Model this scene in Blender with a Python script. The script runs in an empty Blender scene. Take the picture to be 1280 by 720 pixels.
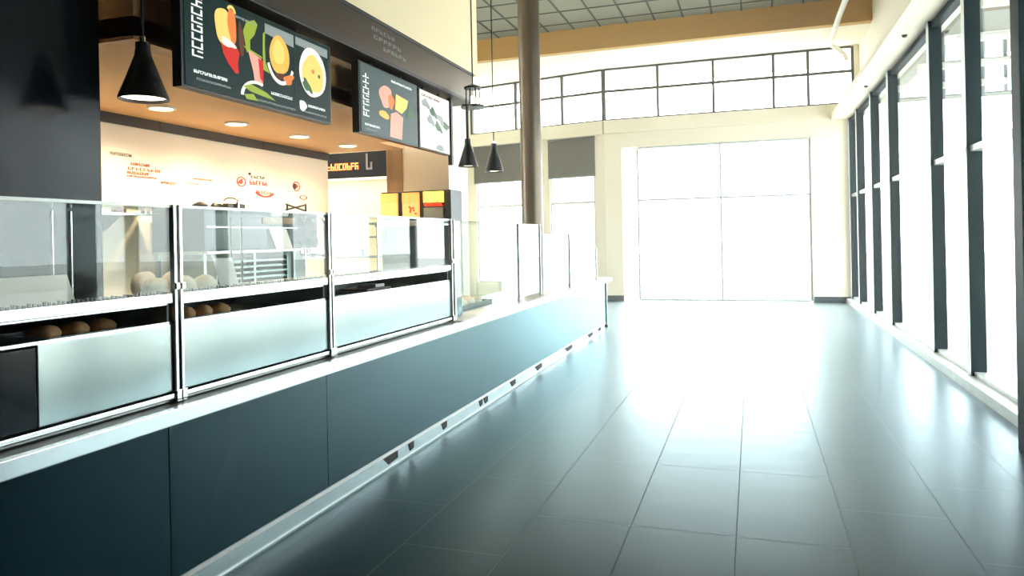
import bpy, bmesh, math, random
from mathutils import Vector, Matrix
PI = math.pi
random.seed(7)
scn = bpy.context.scene
HAZE = 0.005
PA_ZB = 2.26; PB_ZB = 2.30
COL = scn.collection

# ------------------------------------------------------------------ materials
def lin(c):
    def f(v):
        v /= 255.0
        return v / 12.92 if v <= 0.04045 else ((v + 0.055) / 1.055) ** 2.4
    return (f(c[0]), f(c[1]), f(c[2]), 1.0)

def new_mat(name):
    m = bpy.data.materials.new(name); m.use_nodes = True
    nt = m.node_tree
    return m, nt, nt.nodes['Principled BSDF']

def mat(name, rgb, rough=0.5, metal=0.0, spec=0.5, var=0.06, scale=6.0, bump=0.0, bscale=60.0, coat=0.0):
    """procedural surface: base colour broken up by a little noise, optional fine bump"""
    m, nt, b = new_mat(name)
    base = lin(rgb)
    tc = nt.nodes.new('ShaderNodeTexCoord')
    nz = nt.nodes.new('ShaderNodeTexNoise'); nz.inputs['Scale'].default_value = scale; nz.inputs['Detail'].default_value = 4
    nt.links.new(tc.outputs['Object'], nz.inputs['Vector'])
    rp = nt.nodes.new('ShaderNodeValToRGB')
    rp.color_ramp.elements[0].position = 0.3; rp.color_ramp.elements[1].position = 0.7
    rp.color_ramp.elements[0].color = tuple(max(0, v * (1 - var)) for v in base[:3]) + (1,)
    rp.color_ramp.elements[1].color = tuple(min(1, v * (1 + var)) for v in base[:3]) + (1,)
    nt.links.new(nz.outputs['Fac'], rp.inputs['Fac'])
    nt.links.new(rp.outputs['Color'], b.inputs['Base Color'])
    b.inputs['Roughness'].default_value = rough
    b.inputs['Metallic'].default_value = metal
    b.inputs['Specular IOR Level'].default_value = spec
    b.inputs['Coat Weight'].default_value = coat
    if bump:
        n2 = nt.nodes.new('ShaderNodeTexNoise'); n2.inputs['Scale'].default_value = bscale
        nt.links.new(tc.outputs['Object'], n2.inputs['Vector'])
        bp = nt.nodes.new('ShaderNodeBump'); bp.inputs['Strength'].default_value = bump; bp.inputs['Distance'].default_value = 0.01
        nt.links.new(n2.outputs['Fac'], bp.inputs['Height']); nt.links.new(bp.outputs['Normal'], b.inputs['Normal'])
    return m

def sheen(name, rgb, f0, expo, rough, tint, top=0.95, var=0.05, scale=3.0):
    """dark laminate: deep colour seen square on, strong soft reflection towards grazing"""
    m = mat(name, rgb, 0.6, spec=0.0, var=var, scale=scale)
    nt = m.node_tree; b = nt.nodes['Principled BSDF']; out = nt.nodes['Material Output']
    add_sheen(nt, b, out, f0, expo, rough, tint, top)
    return m
def add_sheen(nt, b, out, f0, expo, rough, tint, top=0.95, rough_link=None, normal=None):
    L = nt.links.new
    lw = nt.nodes.new('ShaderNodeLayerWeight'); lw.inputs['Blend'].default_value = 0.5
    pw = nt.nodes.new('ShaderNodeMath'); pw.operation = 'POWER'; pw.inputs[1].default_value = expo
    mr = nt.nodes.new('ShaderNodeMapRange'); mr.inputs['To Min'].default_value = f0; mr.inputs['To Max'].default_value = top
    gl = nt.nodes.new('ShaderNodeBsdfGlossy'); gl.inputs['Color'].default_value = tint + (1,); gl.inputs['Roughness'].default_value = rough
    if rough_link is not None: L(rough_link, gl.inputs['Roughness'])
    if normal is not None: L(normal, gl.inputs['Normal'])
    mx = nt.nodes.new('ShaderNodeMixShader')
    L(lw.outputs['Facing'], pw.inputs[0]); L(pw.outputs[0], mr.inputs['Value']); L(mr.outputs['Result'], mx.inputs['Fac'])
    L(b.outputs['BSDF'], mx.inputs[1]); L(gl.outputs['BSDF'], mx.inputs[2]); L(mx.outputs['Shader'], out.inputs['Surface'])

def emit(name, rgb, strength, rough=0.3):
    m, nt, b = new_mat(name)
    b.inputs['Base Color'].default_value = tuple(v * (0.35 if strength <= 1 else 1) for v in lin(rgb)[:3]) + (1,)
    b.inputs['Specular IOR Level'].default_value = 0.15 if strength <= 1 else 0.5
    b.inputs['Emission Color'].default_value = lin(rgb)
    b.inputs['Emission Strength'].default_value = strength
    b.inputs['Roughness'].default_value = rough
    return m

def glass(name, tint=(1, 1, 1), ior=1.5, rough=0.0, veil=0.0):
    """thin sheet glass: clear transmission with a Fresnel reflection"""
    m, nt, b = new_mat(name)
    nt.nodes.remove(b)
    out = nt.nodes['Material Output']
    tr = nt.nodes.new('ShaderNodeBsdfTransparent'); tr.inputs['Color'].default_value = tint + (1,)
    gl = nt.nodes.new('ShaderNodeBsdfGlossy'); gl.inputs['Roughness'].default_value = rough
    f0 = ((ior - 1) / (ior + 1)) ** 2
    lw = nt.nodes.new('ShaderNodeLayerWeight'); lw.inputs['Blend'].default_value = 0.5
    pw = nt.nodes.new('ShaderNodeMath'); pw.operation = 'POWER'; pw.inputs[1].default_value = 5
    nt.links.new(lw.outputs['Facing'], pw.inputs[0])
    fr = nt.nodes.new('ShaderNodeMapRange'); fr.inputs['To Min'].default_value = f0; fr.inputs['To Max'].default_value = 1.0
    nt.links.new(pw.outputs[0], fr.inputs['Value'])
    mx = nt.nodes.new('ShaderNodeMixShader')
    nt.links.new(fr.outputs['Result'], mx.inputs['Fac'])
    nt.links.new(tr.outputs['BSDF'], mx.inputs[1]); nt.links.new(gl.outputs['BSDF'], mx.inputs[2])
    last = mx
    if veil:
        df = nt.nodes.new('ShaderNodeBsdfDiffuse'); df.inputs['Color'].default_value = (0.9, 0.95, 0.95, 1)
        m2 = nt.nodes.new('ShaderNodeMixShader'); m2.inputs['Fac'].default_value = veil
        nt.links.new(mx.outputs['Shader'], m2.inputs[1]); nt.links.new(df.outputs['BSDF'], m2.inputs[2]); last = m2
    nt.links.new(last.outputs['Shader'], out.inputs['Surface'])
    return m

def wood(name, a, b_, rough=0.45, axis='Z', scale=3.0):
    m, nt, b = new_mat(name)
    tc = nt.nodes.new('ShaderNodeTexCoord')
    mp = nt.nodes.new('ShaderNodeMapping')
    s = {'X': (0.15, 1, 1), 'Y': (1, 0.15, 1), 'Z': (1, 1, 0.12)}[axis]
    mp.inputs['Scale'].default_value = s
    nz = nt.nodes.new('ShaderNodeTexNoise'); nz.inputs['Scale'].default_value = scale * 5; nz.inputs['Detail'].default_value = 6; nz.inputs['Distortion'].default_value = 0.6
    rp = nt.nodes.new('ShaderNodeValToRGB')
    rp.color_ramp.elements[0].position = 0.3; rp.color_ramp.elements[1].position = 0.72
    rp.color_ramp.elements[0].color = lin(a); rp.color_ramp.elements[1].color = lin(b_)
    nt.links.new(tc.outputs['Object'], mp.inputs['Vector']); nt.links.new(mp.outputs['Vector'], nz.inputs['Vector'])
    nt.links.new(nz.outputs['Fac'], rp.inputs['Fac']); nt.links.new(rp.outputs['Color'], b.inputs['Base Color'])
    b.inputs['Roughness'].default_value = rough
    return m

def floor_mat():
    m, nt, b = new_mat('slate_floor_tiles')
    L = nt.links.new
    tc = nt.nodes.new('ShaderNodeTexCoord')
    sx = nt.nodes.new('ShaderNodeSeparateXYZ'); L(tc.outputs['Object'], sx.inputs[0])
    ax = nt.nodes.new('ShaderNodeMath'); ax.operation = 'ADD'; ax.inputs[1].default_value = -0.43 + 0.54 * 40
    ay = nt.nodes.new('ShaderNodeMath'); ay.operation = 'ADD'; ay.inputs[1].default_value = -3.86 + 1.08 * 20
    L(sx.outputs['X'], ax.inputs[0]); L(sx.outputs['Y'], ay.inputs[0])
    cb = nt.nodes.new('ShaderNodeCombineXYZ'); L(ay.outputs[0], cb.inputs['X']); L(ax.outputs[0], cb.inputs['Y'])
    br = nt.nodes.new('ShaderNodeTexBrick')
    br.offset = 0.5; br.offset_frequency = 4; br.squash = 1.0
    br.inputs['Scale'].default_value = 1.0; br.inputs['Brick Width'].default_value = 1.08; br.inputs['Row Height'].default_value = 0.54
    br.inputs['Mortar Size'].default_value = 0.0035; br.inputs['Mortar Smooth'].default_value = 0.1
    br.inputs['Color1'].default_value = lin((5, 34, 46)); br.inputs['Color2'].default_value = lin((8, 40, 52)); br.inputs['Mortar'].default_value = lin((86, 96, 98))
    L(cb.outputs[0], br.inputs['Vector'])
    nz = nt.nodes.new('ShaderNodeTexNoise'); nz.inputs['Scale'].default_value = 3.5; nz.inputs['Detail'].default_value = 6
    mpn = nt.nodes.new('ShaderNodeMapping'); mpn.inputs['Scale'].default_value = (0.5, 2.4, 1)
    L(tc.outputs['Object'], mpn.inputs['Vector']); L(mpn.outputs['Vector'], nz.inputs['Vector'])
    mx = nt.nodes.new('ShaderNodeMix'); mx.data_type = 'RGBA'; mx.blend_type = 'MULTIPLY'; mx.inputs['Factor'].default_value = 0.35
    L(br.outputs['Color'], mx.inputs[6]); L(nz.outputs['Fac'], mx.inputs[7])
    L(mx.outputs[2], b.inputs['Base Color'])
    mr = nt.nodes.new('ShaderNodeMapRange'); mr.inputs['To Min'].default_value = 0.27; mr.inputs['To Max'].default_value = 0.38
    L(nz.outputs['Fac'], mr.inputs['Value'])
    rm = nt.nodes.new('ShaderNodeMix'); rm.data_type = 'FLOAT'
    L(br.outputs['Fac'], rm.inputs['Factor']); L(mr.outputs['Result'], rm.inputs[2]); rm.inputs[3].default_value = 0.8
    L(rm.outputs[0], b.inputs['Roughness'])
    bp = nt.nodes.new('ShaderNodeBump'); bp.invert = True; bp.inputs['Strength'].default_value = 0.4; bp.inputs['Distance'].default_value = 0.003
    L(br.outputs['Fac'], bp.inputs['Height']); L(bp.outputs['Normal'], b.inputs['Normal'])
    b.inputs['Specular IOR Level'].default_value = 0.0
    add_sheen(nt, b, nt.nodes['Material Output'], 0.010, 4.2, 0.3, (0.78, 0.92, 0.98), 0.95, rm.outputs[0], bp.outputs['Normal'])
    return m

M = dict(
    floor=floor_mat(),
    cream=mat('cream_wall_paint', (246, 238, 218), 0.75, bump=0.05, bscale=150, var=0.02, scale=2),
    cream_warm=mat('warm_cream_wall_paint', (246, 228, 188), 0.75, bump=0.05, bscale=150, var=0.02, scale=2),
    tan=mat('tan_bulkhead_paint', (204, 160, 84), 0.8, var=0.03, scale=2),
    white=mat('white_paint', (240, 238, 230), 0.6, var=0.02),
    tile=mat('mineral_ceiling_tile', (150, 150, 132), 0.9, bump=0.3, bscale=200, var=0.06, scale=25),
    grid=mat('dark_ceiling_grid', (58, 56, 46), 0.6),
    fascia=sheen('dark_brown_fascia', (34, 24, 20), 0.01, 3.0, 0.3, (1.0, 0.9, 0.84), 0.8),
    fascia_edge=mat('black_fascia_edge', (14, 13, 13), 0.4),
    soffit=mat('tan_kitchen_soffit_paint', (216, 170, 116), 0.55, var=0.03, scale=2),
    panelwood=wood('tan_vertical_panel', (168, 124, 74), (196, 152, 96), axis='Z', scale=1.5),
    strip=mat('charcoal_band', (52, 48, 46), 0.6),
    kwall=mat('white_kitchen_wall_panel', (244, 232, 212), 0.5, var=0.02, scale=2),
    navy=sheen('navy_counter_laminate', (2, 34, 42), 0.004, 3.0, 0.25, (0.72, 0.92, 0.94), 0.8),
    pillar=mat('glossy_navy_pillar', (8, 22, 30), 0.16, spec=0.15, var=0.1, scale=2),
    black=mat('matt_black_metal', (13, 15, 16), 0.38),
    rubber=mat('black_rubber', (18, 18, 19), 0.7),
    steel=mat('brushed_stainless_steel', (205, 212, 212), 0.26, metal=1.0, var=0.04, scale=20),
    steel_d=mat('dull_steel', (150, 160, 160), 0.35, metal=1.0, var=0.08, scale=14),
    satin=mat('pale_satin_front_panel', (170, 184, 182), 0.16, metal=0.55, var=0.03, scale=5),
    deck=mat('grey_counter_stone', (128, 122, 112), 0.3, var=0.12, scale=40),
    chrome=mat('chrome', (225, 226, 226), 0.08, metal=1.0),
    column=mat('bronze_column_paint', (96, 84, 66), 0.3, metal=0.35, var=0.05, scale=3),
    shade=mat('grey_roller_fabric', (112, 108, 98), 0.9, bump=0.1, bscale=300, var=0.03),
    mull=mat('dark_anodised_mullion', (18, 34, 36), 0.5, spec=0.05),
    mull_l=mat('pale_aluminium_transom', (200, 206, 202), 0.4, metal=0.4),
    bronze=mat('bronze_window_frame', (70, 62, 44), 0.5),
    baseb=mat('dark_rubber_baseboard', (52, 66, 70), 0.5),
    sill=mat('white_stone_sill', (222, 226, 224), 0.35, var=0.08, scale=8),
    ground=mat('pale_concrete', (205, 205, 200), 0.8, var=0.05, scale=1),
    canopy=mat('pale_green_canopy', (52, 68, 68), 0.6),
    machine=mat('dark_grey_enamel', (30, 42, 45), 0.3, spec=0.4),
    paper=mat('white_paper', (240, 236, 240), 0.7, var=0.01),
    bread=mat('baked_crust', (206, 164, 112), 0.6, var=0.25, scale=12, bump=0.3, bscale=30),
    wrap=mat('pale_wrapping_paper', (240, 224, 206), 0.7, var=0.05, bump=0.3, bscale=20),
    red=mat('red_print', (150, 14, 16), 0.5, var=0.1, scale=30),
    pink=mat('pale_red_print', (190, 62, 58), 0.5, var=0.15, scale=30),
    orange=mat('orange_print', (188, 78, 34), 0.5, var=0.15, scale=30),
    brown=mat('brown_print', (64, 38, 30), 0.5, var=0.2, scale=30),
    greyp=mat('grey_print', (96, 86, 80), 0.5, var=0.1, scale=30),
    teal=mat('teal_plastic', (104, 146, 156), 0.35, var=0.08, scale=5),
    woodpil=wood('oak_pilaster', (140, 112, 76), (166, 136, 96), axis='Z', scale=2),
    pane=glass('window_glass', (0.97, 1.0, 0.99), 1.45),
    guard=glass('display_glass', (0.93, 0.98, 0.97), 1.42, veil=0.015),
    s_dark=emit('menu_screen_dark', (20, 46, 46), 0.6),
    s_mid=emit('menu_screen_grey', (74, 90, 90), 0.8),
    s_washed=emit('menu_screen_light_washed', (240, 236, 226), 0.9),
    s_panel=emit('menu_screen_panel', (46, 64, 66), 0.5),
    s_text=emit('menu_text_white', (226, 232, 228), 0.9),
    s_textd=emit('menu_text_grey', (140, 150, 146), 0.8),
    s_yel=emit('menu_picture_yellow', (236, 200, 110), 0.9),
    s_gold=emit('menu_picture_gold', (222, 176, 84), 0.9),
    s_green=emit('menu_picture_green', (150, 170, 60), 0.8),
    s_dgreen=emit('menu_picture_dark_green', (70, 104, 74), 0.8),
    s_red=emit('menu_picture_red', (196, 44, 36), 0.9),
    s_orange=emit('menu_picture_orange', (226, 124, 66), 0.9),
    s_pink=emit('menu_picture_pink', (226, 160, 142), 0.9),
    s_brown=emit('menu_picture_brown', (96, 60, 42), 0.8),
    s_bowl=emit('menu_picture_bowl', (238, 232, 218), 0.9),
    sign=mat('black_sign_panel', (8, 11, 12), 0.5, spec=0.1),
    sign_o=emit('lit_orange_lettering', (255, 122, 50), 2.2),
    d_orange=emit('lit_orange_drink_panel', (236, 130, 66), 1.6),
    d_amber=emit('lit_amber_drink_panel', (214, 150, 90), 1.1),
    d_yel=emit('lit_yellow_drink_panel', (240, 206, 84), 1.8),
    d_red=emit('lit_red_script', (226, 48, 20), 1.8),
    lamp=emit('warm_lamp_glow', (255, 226, 176), 14),
    lampw=emit('warm_white_pendant_glow', (255, 240, 214), 5),
)

# ------------------------------------------------------------------ geometry helpers
ORI = {}
def empty(name, loc, label=None, cat=None, group=None, kind=None):
    o = bpy.data.objects.new(name, None); COL.objects.link(o)
    o.location = loc; o.empty_display_size = 0.1
    ORI[o] = Vector(loc)
    tag(o, label, cat, group, kind)
    return o
def tag(o, label=None, cat=None, group=None, kind=None):
    if label: o['label'] = label
    if cat: o['category'] = cat
    if group: o['group'] = group
    if kind: o['kind'] = kind
    return o

class MB:
    def __init__(s): s.bm = bmesh.new()
    def box(s, x0, x1, y0, y1, z0, z1, bev=0.0, seg=2):
        b = bmesh.new()
        bmesh.ops.create_cube(b, size=1.0)
        sx, sy, sz = abs(x1 - x0), abs(y1 - y0), abs(z1 - z0)
        for v in b.verts:
            v.co = Vector(((x0 + x1) / 2 + v.co.x * sx, (y0 + y1) / 2 + v.co.y * sy, (z0 + z1) / 2 + v.co.z * sz))
        if bev: bmesh.ops.bevel(b, geom=b.edges[:], offset=min(bev, sx * .45, sy * .45, sz * .45), segments=seg, affect='EDGES', profile=0.7)
        s._merge(b); return s
    def _merge(s, b):
        me = bpy.data.meshes.new('tmp'); b.to_mesh(me); b.free(); s.bm.from_mesh(me); bpy.data.meshes.remove(me)
    def tube(s, p, q, r, n=12, r2=None, caps=True):
        p, q = Vector(p), Vector(q); d = q - p
        b = bmesh.new()
        bmesh.ops.create_cone(b, cap_ends=caps, segments=n, radius1=r, radius2=r if r2 is None else r2, depth=d.length)
        rot = Vector((0, 0, 1)).rotation_difference(d.normalized()).to_matrix().to_4x4()
        bmesh.ops.transform(b, matrix=Matrix.Translation((p + q) / 2) @ rot, verts=b.verts)
        s._merge(b); return s
    def path(s, pts, r, n=10):
        for a, c in zip(pts, pts[1:]): s.tube(a, c, r, n)
        for a in pts[1:-1]: s.ball(a, r, 10)
        return s
    def ball(s, c, r, n=14, sc=(1, 1, 1)):
        b = bmesh.new(); bmesh.ops.create_uvsphere(b, u_segments=n, v_segments=max(6, n // 2), radius=r)
        for v in b.verts: v.co = Vector((c[0] + v.co.x * sc[0], c[1] + v.co.y * sc[1], c[2] + v.co.z * sc[2]))
        s._merge(b); return s
    def lathe(s, c, prof, n=32):
        b = bmesh.new(); rings = []
        for (r, z) in prof:
            rings.append([b.verts.new((c[0] + r * math.cos(2 * PI * k / n), c[1] + r * math.sin(2 * PI * k / n), c[2] + z)) for k in range(n)])
        for A, B in zip(rings, rings[1:]):
            for k in range(n):
                b.faces.new((A[k], A[(k + 1) % n], B[(k + 1) % n], B[k]))
        s._merge(b); return s
    def poly(s, pts, nrm, th):
        """prism: outline pts (3D, planar) extruded th along nrm"""
        b = bmesh.new(); nrm = Vector(nrm) * th
        A = [b.verts.new(p) for p in pts]; B = [b.verts.new(Vector(p) + nrm) for p in pts]
        b.faces.new(A); b.faces.new(B[::-1])
        for k in range(len(A)): b.faces.new((A[k], B[k], B[(k + 1) % len(A)], A[(k + 1) % len(A)]))
        bmesh.ops.recalc_face_normals(b, faces=b.faces[:])
        s._merge(b); return s
    def build(s, name, m, parent=None, smooth=False):
        bmesh.ops.recalc_face_normals(s.bm, faces=s.bm.faces[:])
        if parent is not None: org = ORI[parent]
        else:
            xs = [v.co.x for v in s.bm.verts]; ys = [v.co.y for v in s.bm.verts]; zs = [v.co.z for v in s.bm.verts]
            org = Vector(((min(xs) + max(xs)) / 2, (min(ys) + max(ys)) / 2, min(zs)))
        for v in s.bm.verts: v.co -= org
        me = bpy.data.meshes.new(name); s.bm.to_mesh(me); s.bm.free()
        me.materials.append(M[m])
        if smooth:
            for p in me.polygons: p.use_smooth = True
            try: me.set_sharp_from_angle(angle=math.radians(40))
            except Exception: pass
        o = bpy.data.objects.new(name, me); COL.objects.link(o)
        if parent is not None: o.parent = parent; ORI[o] = org
        else: o.location = org; ORI[o] = org
        return o

def struct(name, mb, m, parent=None, smooth=False):
    o = mb.build(name, m, parent, smooth)
    if parent is None: o['kind'] = 'structure'
    return o
def sroot(name, loc): return empty(name, loc, kind='structure')

def copy_thing(root, loc):
    r = root.copy(); COL.objects.link(r); r.location = loc; ORI[r] = Vector(loc)
    for ch in list(root.children):
        c = ch.copy(); COL.objects.link(c); c.parent = r
        for g in list(ch.children):
            d = g.copy(); COL.objects.link(d); d.parent = c
    return r

# ------------------------------------------------------------------ the setting
CEIL = 6.15; YB = 17.4; XR = 2.06
flo = MB().box(-11, 2.4, -3, 19.5, -0.1, 0).build('floor', 'floor'); flo['kind'] = 'structure'
for v in flo.data.vertices: v.co += ORI[flo]
flo.location = (0, 0, 0)

# ceiling with its exposed grid
ce = sroot('ceiling', (-4, 6, CEIL))
MB().box(-11, 3, -3, 15.7, CEIL, CEIL + 0.1).build('ceiling_tiles', 'tile', ce)
g = MB()
x = -3.06 - 0.585 * 13
while x < 2.9:
    g.box(x - 0.017, x + 0.017, -3, 15.55, CEIL - 0.012, CEIL - 0.001); x += 0.585
y = 15.03
while y > -2.9:
    g.box(-11, 2.3, y - 0.017, y + 0.017, CEIL - 0.0125, CEIL - 0.0015); y -= 0.84
g.build('ceiling_grid', 'grid', ce)
# bulkhead across the room and the lower ceiling behind it
struct('trim_1', MB().box(-11, 2.3, 15.5, 15.7, 5.66, CEIL), 'tan')
struct('ceiling_lower', MB().box(-11, 2.3, 15.7, 19.5, 5.66, 5.76), 'cream')

# back wall, right section: storefront opening X -2.95..1.24, clerestory X -3.4..2.15
bw = sroot('wall_back', (0, YB, 0))
m = MB()
m.box(-3.40, -2.98, YB, YB + 0.25, 0, 4.06)
m.box(1.26, 2.3, YB, YB + 0.25, 0, 4.06)
m.box(-2.98, 1.26, YB, YB + 0.25, 3.71, 4.06)
m.build('wall_panel', 'cream', bw)
MB().box(-3.38, 2.3, YB - 0.12, YB + 0.25, 4.06, 4.38, 0.004).build('spandrel_band', 'cream', bw)
MB().box(2.17, 2.3, YB, YB + 0.25, 4.38, 5.66).build('wall_jamb', 'cream', bw)
struct('baseboard_back', MB().box(1.28, XR, YB - 0.02, YB, 0, 0.13), 'baseb')
struct('baseboard_back_left', MB().box(-3.38, -2.99, YB - 0.02, YB, 0, 0.13), 'baseb')
# angled wall further left (from X -3.6,Y 17.4 back to X -10,Y 18.9)
LA = Vector((-3.40, YB, 0)); LD = Vector((-0.976, 0.200, 0)).normalized(); LN = Vector((LD.y, -LD.x, 0)); 
if LN.y > 0: LN = -LN     # normal into the room
def lp(t, z, n=0.0):
    p = LA + LD * t + LN * n; return (p.x, p.y, z)
def lbox(mb, t0, t1, z0, z1, n0, n1):
    mb.poly([lp(t0, z0, n0), lp(t1, z0, n0), lp(t1, z0, n1), lp(t0, z0, n1)], (0, 0, 1), z1 - z0); return mb
wl = sroot('wall_back_left', LA)
m = MB(); lbox(m, 0, 0.27, 0, 4.06, 0, -0.25); lbox(m, 1.51, 1.95, 0, 4.06, 0, -0.25)
lbox(m, 3.73, 7.5, 0, 4.06, 0, -0.25); lbox(m, 0, 3.8, 0, 0.4, 0, -0.25); lbox(m, 3.9, 7.5, 4.38, 5.66, 0, -0.25)
m.build('wall_panel', 'cream', wl)
m = MB(); lbox(m, 0, 7.5, 4.06, 4.38, 0.12, -0.25); m.build('spandrel_band', 'cream', wl)

# windows in the back walls -------------------------------------------------
def flat_window(name, xs, zs, y, fr, d=0.1, w=0.05, panes=True):
    """glazed frame in the plane Y=y: uprights at xs, rails at zs"""
    r = sroot(name, ((xs[0] + xs[-1]) / 2, y, zs[0]))
    for x in xs: MB().box(x - w / 2, x + w / 2, y, y + d, zs[0], zs[-1], 0.004).build('mullion', fr, r)
    for z in zs: MB().box(xs[0] + w / 2, xs[-1] - w / 2, y + 0.005, y + d - 0.005, z - w / 2, z + w / 2, 0.004).build('rail', fr, r)
    MB().box(xs[0], xs[-1], y + d / 2, y + d / 2 + 0.006, zs[0], zs[-1]).build('glass_pane', 'pane', r)
    return r
flat_window('window_2', [-2.61, -0.69, 1.235], [0.03, 2.43, 3.69], YB + 0.06, 'mull_l', w=0.045)
flat_window('window_3', [-3.38, -2.09, -0.81, 0.51, 1.24, 2.15], [4.40, 5.11, 5.645], YB + 0.0, 'bronze', d=0.08, w=0.06)
# white side pane next to the storefront
struct('window_7', MB().box(-2.97, -2.64, YB + 0.1, YB + 0.106, 0.02, 3.70), 'pane')
def ang_window(name, ts, zs, fr, w=0.06, n0=0.0, n1=-0.08):
    r = sroot(name, lp((ts[0] + ts[-1]) / 2, zs[0]))
    for t in ts: lbox(MB(), t - w / 2, t + w / 2, zs[0], zs[-1], n0, n1).build('mullion', fr, r)
    for z in zs: lbox(MB(), ts[0] + w / 2, ts[-1] - w / 2, z - w / 2, z + w / 2, n0 - .005, n1 + .005).build('rail', fr, r)
    lbox(MB(), ts[0], ts[-1], zs[0], zs[-1], (n0 + n1) / 2, (n0 + n1) / 2 - 0.006).build('glass_pane', 'pane', r)
    return r
ang_window('window_4', [0.02, 1.13, 2.48, 3.85], [4.40, 5.11, 5.645], 'bronze')
ang_window('window_5', [0.29, 1.51], [0.42, 2.43, 4.02], 'mull_l', n0=-0.05, n1=-0.13)
ang_window('window_6', [1.95, 3.73], [0.42, 2.43, 4.02], 'mull_l', n0=-0.05, n1=-0.13)
for (t0, t1, lab) in ((0.24, 1.53, 'grey roller shade pulled part way down, right of the bronze column'),
                      (1.90, 3.78, 'grey roller shade pulled part way down behind the small pendants, left of the column')):
    r = empty('roller_shade', lp((t0 + t1) / 2, 3.05, 0.03), lab, 'roller shade', 'roller shades on the back wall')
    lbox(MB(), t0, t1, 3.08, 4.05, 0.03, 0.024).build('shade_fabric', 'shade', r)
    MB().tube(lp(t0, 4.02, 0.04), lp(t1, 4.02, 0.04), 0.022, 12).build('roller_tube', 'shade', r)
    lbox(MB(), t0, t1, 3.05, 3.08, 0.035, 0.019).build('hem_bar', 'steel_d', r)

# right wall: tall curtain window ------------------------------------------
w1 = sroot('window_1', (XR, 10, 0.1))
MY = [4.85, 6.72, 8.26, 9.77, 12.5, 14.25, 16.1, 17.3]
for yy in MY:
    MB().box(XR - 0.03, XR + 0.11, yy - 0.035, yy + 0.035, 0.1, 4.05, 0.006).build('mullion', 'mull', w1)
    MB().box(XR - 0.042, XR - 0.03, yy - 0.036, yy + 0.036, 0.1, 4.04, 0.003).build('mullion_cap', 'mull_l', w1)
for a, b_ in zip(MY, MY[1:]):
    MB().box(XR, XR + 0.1, a + 0.035, b_ - 0.035, 2.33, 2.39, 0.005).build('transom', 'mull_l', w1)
    MB().box(XR + 0.0, XR + 0.1, a + 0.035, b_ - 0.035, 0.1, 0.14, 0.004).build('bottom_rail', 'mull_l', w1)
    MB().box(XR + 0.0, XR + 0.1, a + 0.035, b_ - 0.035, 3.97, 4.04, 0.004).build('head_rail', 'mull', w1)
    MB().box(XR + 0.05, XR + 0.056, a + 0.03, b_ - 0.03, 0.12, 4.0).build('glass_pane', 'pane', w1)
struct('trim_2', MB().box(XR - 0.13, XR + 0.24, -3, YB, 0, 0.1, 0.006), 'sill')
struct('trim_3', MB().box(1.68, 2.3, -3, YB, 4.05, 4.15, 0.004), 'cream')
struct('wall_right', MB().box(2.28, 2.4, -3, YB + .2, 4.15, CEIL), 'cream')
struct('light_block_right_near', MB().box(XR - 0.02, XR + 0.2, -3, 4.81, 0.1, 4.05), 'fascia')  # unseen solid wall, added to cut window light on the near counter
struct('column_right', MB().box(1.74, 1.96, 5.74, 5.92, 0, 4.05, 0.01), 'mull')

# left: upper wall over the servery, fascia, soffit ---------------------------
struct('wall_left', MB().box(-3.0, -2.76, -3, 7.02, 3.27, CEIL), 'cream_warm')
fa = sroot('trim_4', (-2.85, 2, 2.98))
MB().box(-3.0, -2.75, -3, 7.02, 2.985, 3.27).build('fascia_board', 'fascia', fa)
MB().box(-3.0, -2.735, -3, 7.03, 2.965, 2.99, 0.003).build('lower_edge_trim', 'fascia_edge', fa)
MB().box(-2.76, -2.735, -3, 7.03, 3.26, 3.285, 0.003).build('upper_edge_trim', 'fascia_edge', fa)
struct('wall_left_panel', MB().box(-3.12, -3.0, 2.9, 7.02, 2.62, 3.27).box(-3.24, -3.12, 2.9, 2.94, 2.62, 3.27), 'panelwood')
struct('ceiling_kitchen', MB().box(-5.0, -3.0, 2.9, 7.02, 2.64, 2.74).box(-5.0, -3.88, 7.02, 7.65, 2.64, 2.74).box(-5.0, -3.63, -3, 2.9, 2.64, 2.74), 'soffit')
struct('wall_left_kitchen', MB().box(-5.05, -4.92, -3, 7.65, 0, 2.64), 'kwall')
st = MB()
for a, b_ in ((-3, 3.2), (3.205, 5.0), (5.005, 6.4), (6.405, 7.65)): st.box(-4.92, -4.90, a, b_, 2.555, 2.64)
struct('trim_5', st, 'strip')
struct('wall_kitchen_end', MB().box(-11, -4.1, 9.1, 9.25, 0, 3.4), 'cream_warm')
struct('ceiling_passage', MB().box(-11, -4.1, 7.66, 9.1, 3.3, 3.4), 'cream_warm')
struct('wall_upper_return', MB().box(-11, -2.76, 7.03, 7.2, 3.3, CEIL), 'cream_warm')
struct('wall_left_far', MB().box(-7.6, -7.45, 9.25, 18.4, 0, CEIL), 'cream')
struct('wall_near', MB().box(-11, 2.4, -3.15, -3, 0, CEIL), 'fascia')
struct('pillar_navy', MB().box(-3.62, -3.22, 0.6, 2.89, 0, 3.27, 0.006), 'pillar').name = 'column_navy'
struct('column_cream', MB().box(-4.03, -3.42, 7.9, 8.5, 0, 3.6, 0.005), 'kwall')
struct('column_oak', MB().box(-4.24, -4.03, 7.88, 8.5, 0, 2.9, 0.005), 'woodpil')

# round bronze column
c = sroot('column', (-2.85, 9.42, 0))
MB().tube((-2.85, 9.42, 0), (-2.85, 9.42, CEIL), 0.147, 40).build('column_shaft', 'column', c, True)
MB().tube((-2.85, 9.42, CEIL - 0.05), (-2.85, 9.42, CEIL - 0.002), 0.19, 40).build('column_collar', 'column', c, True)

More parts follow.
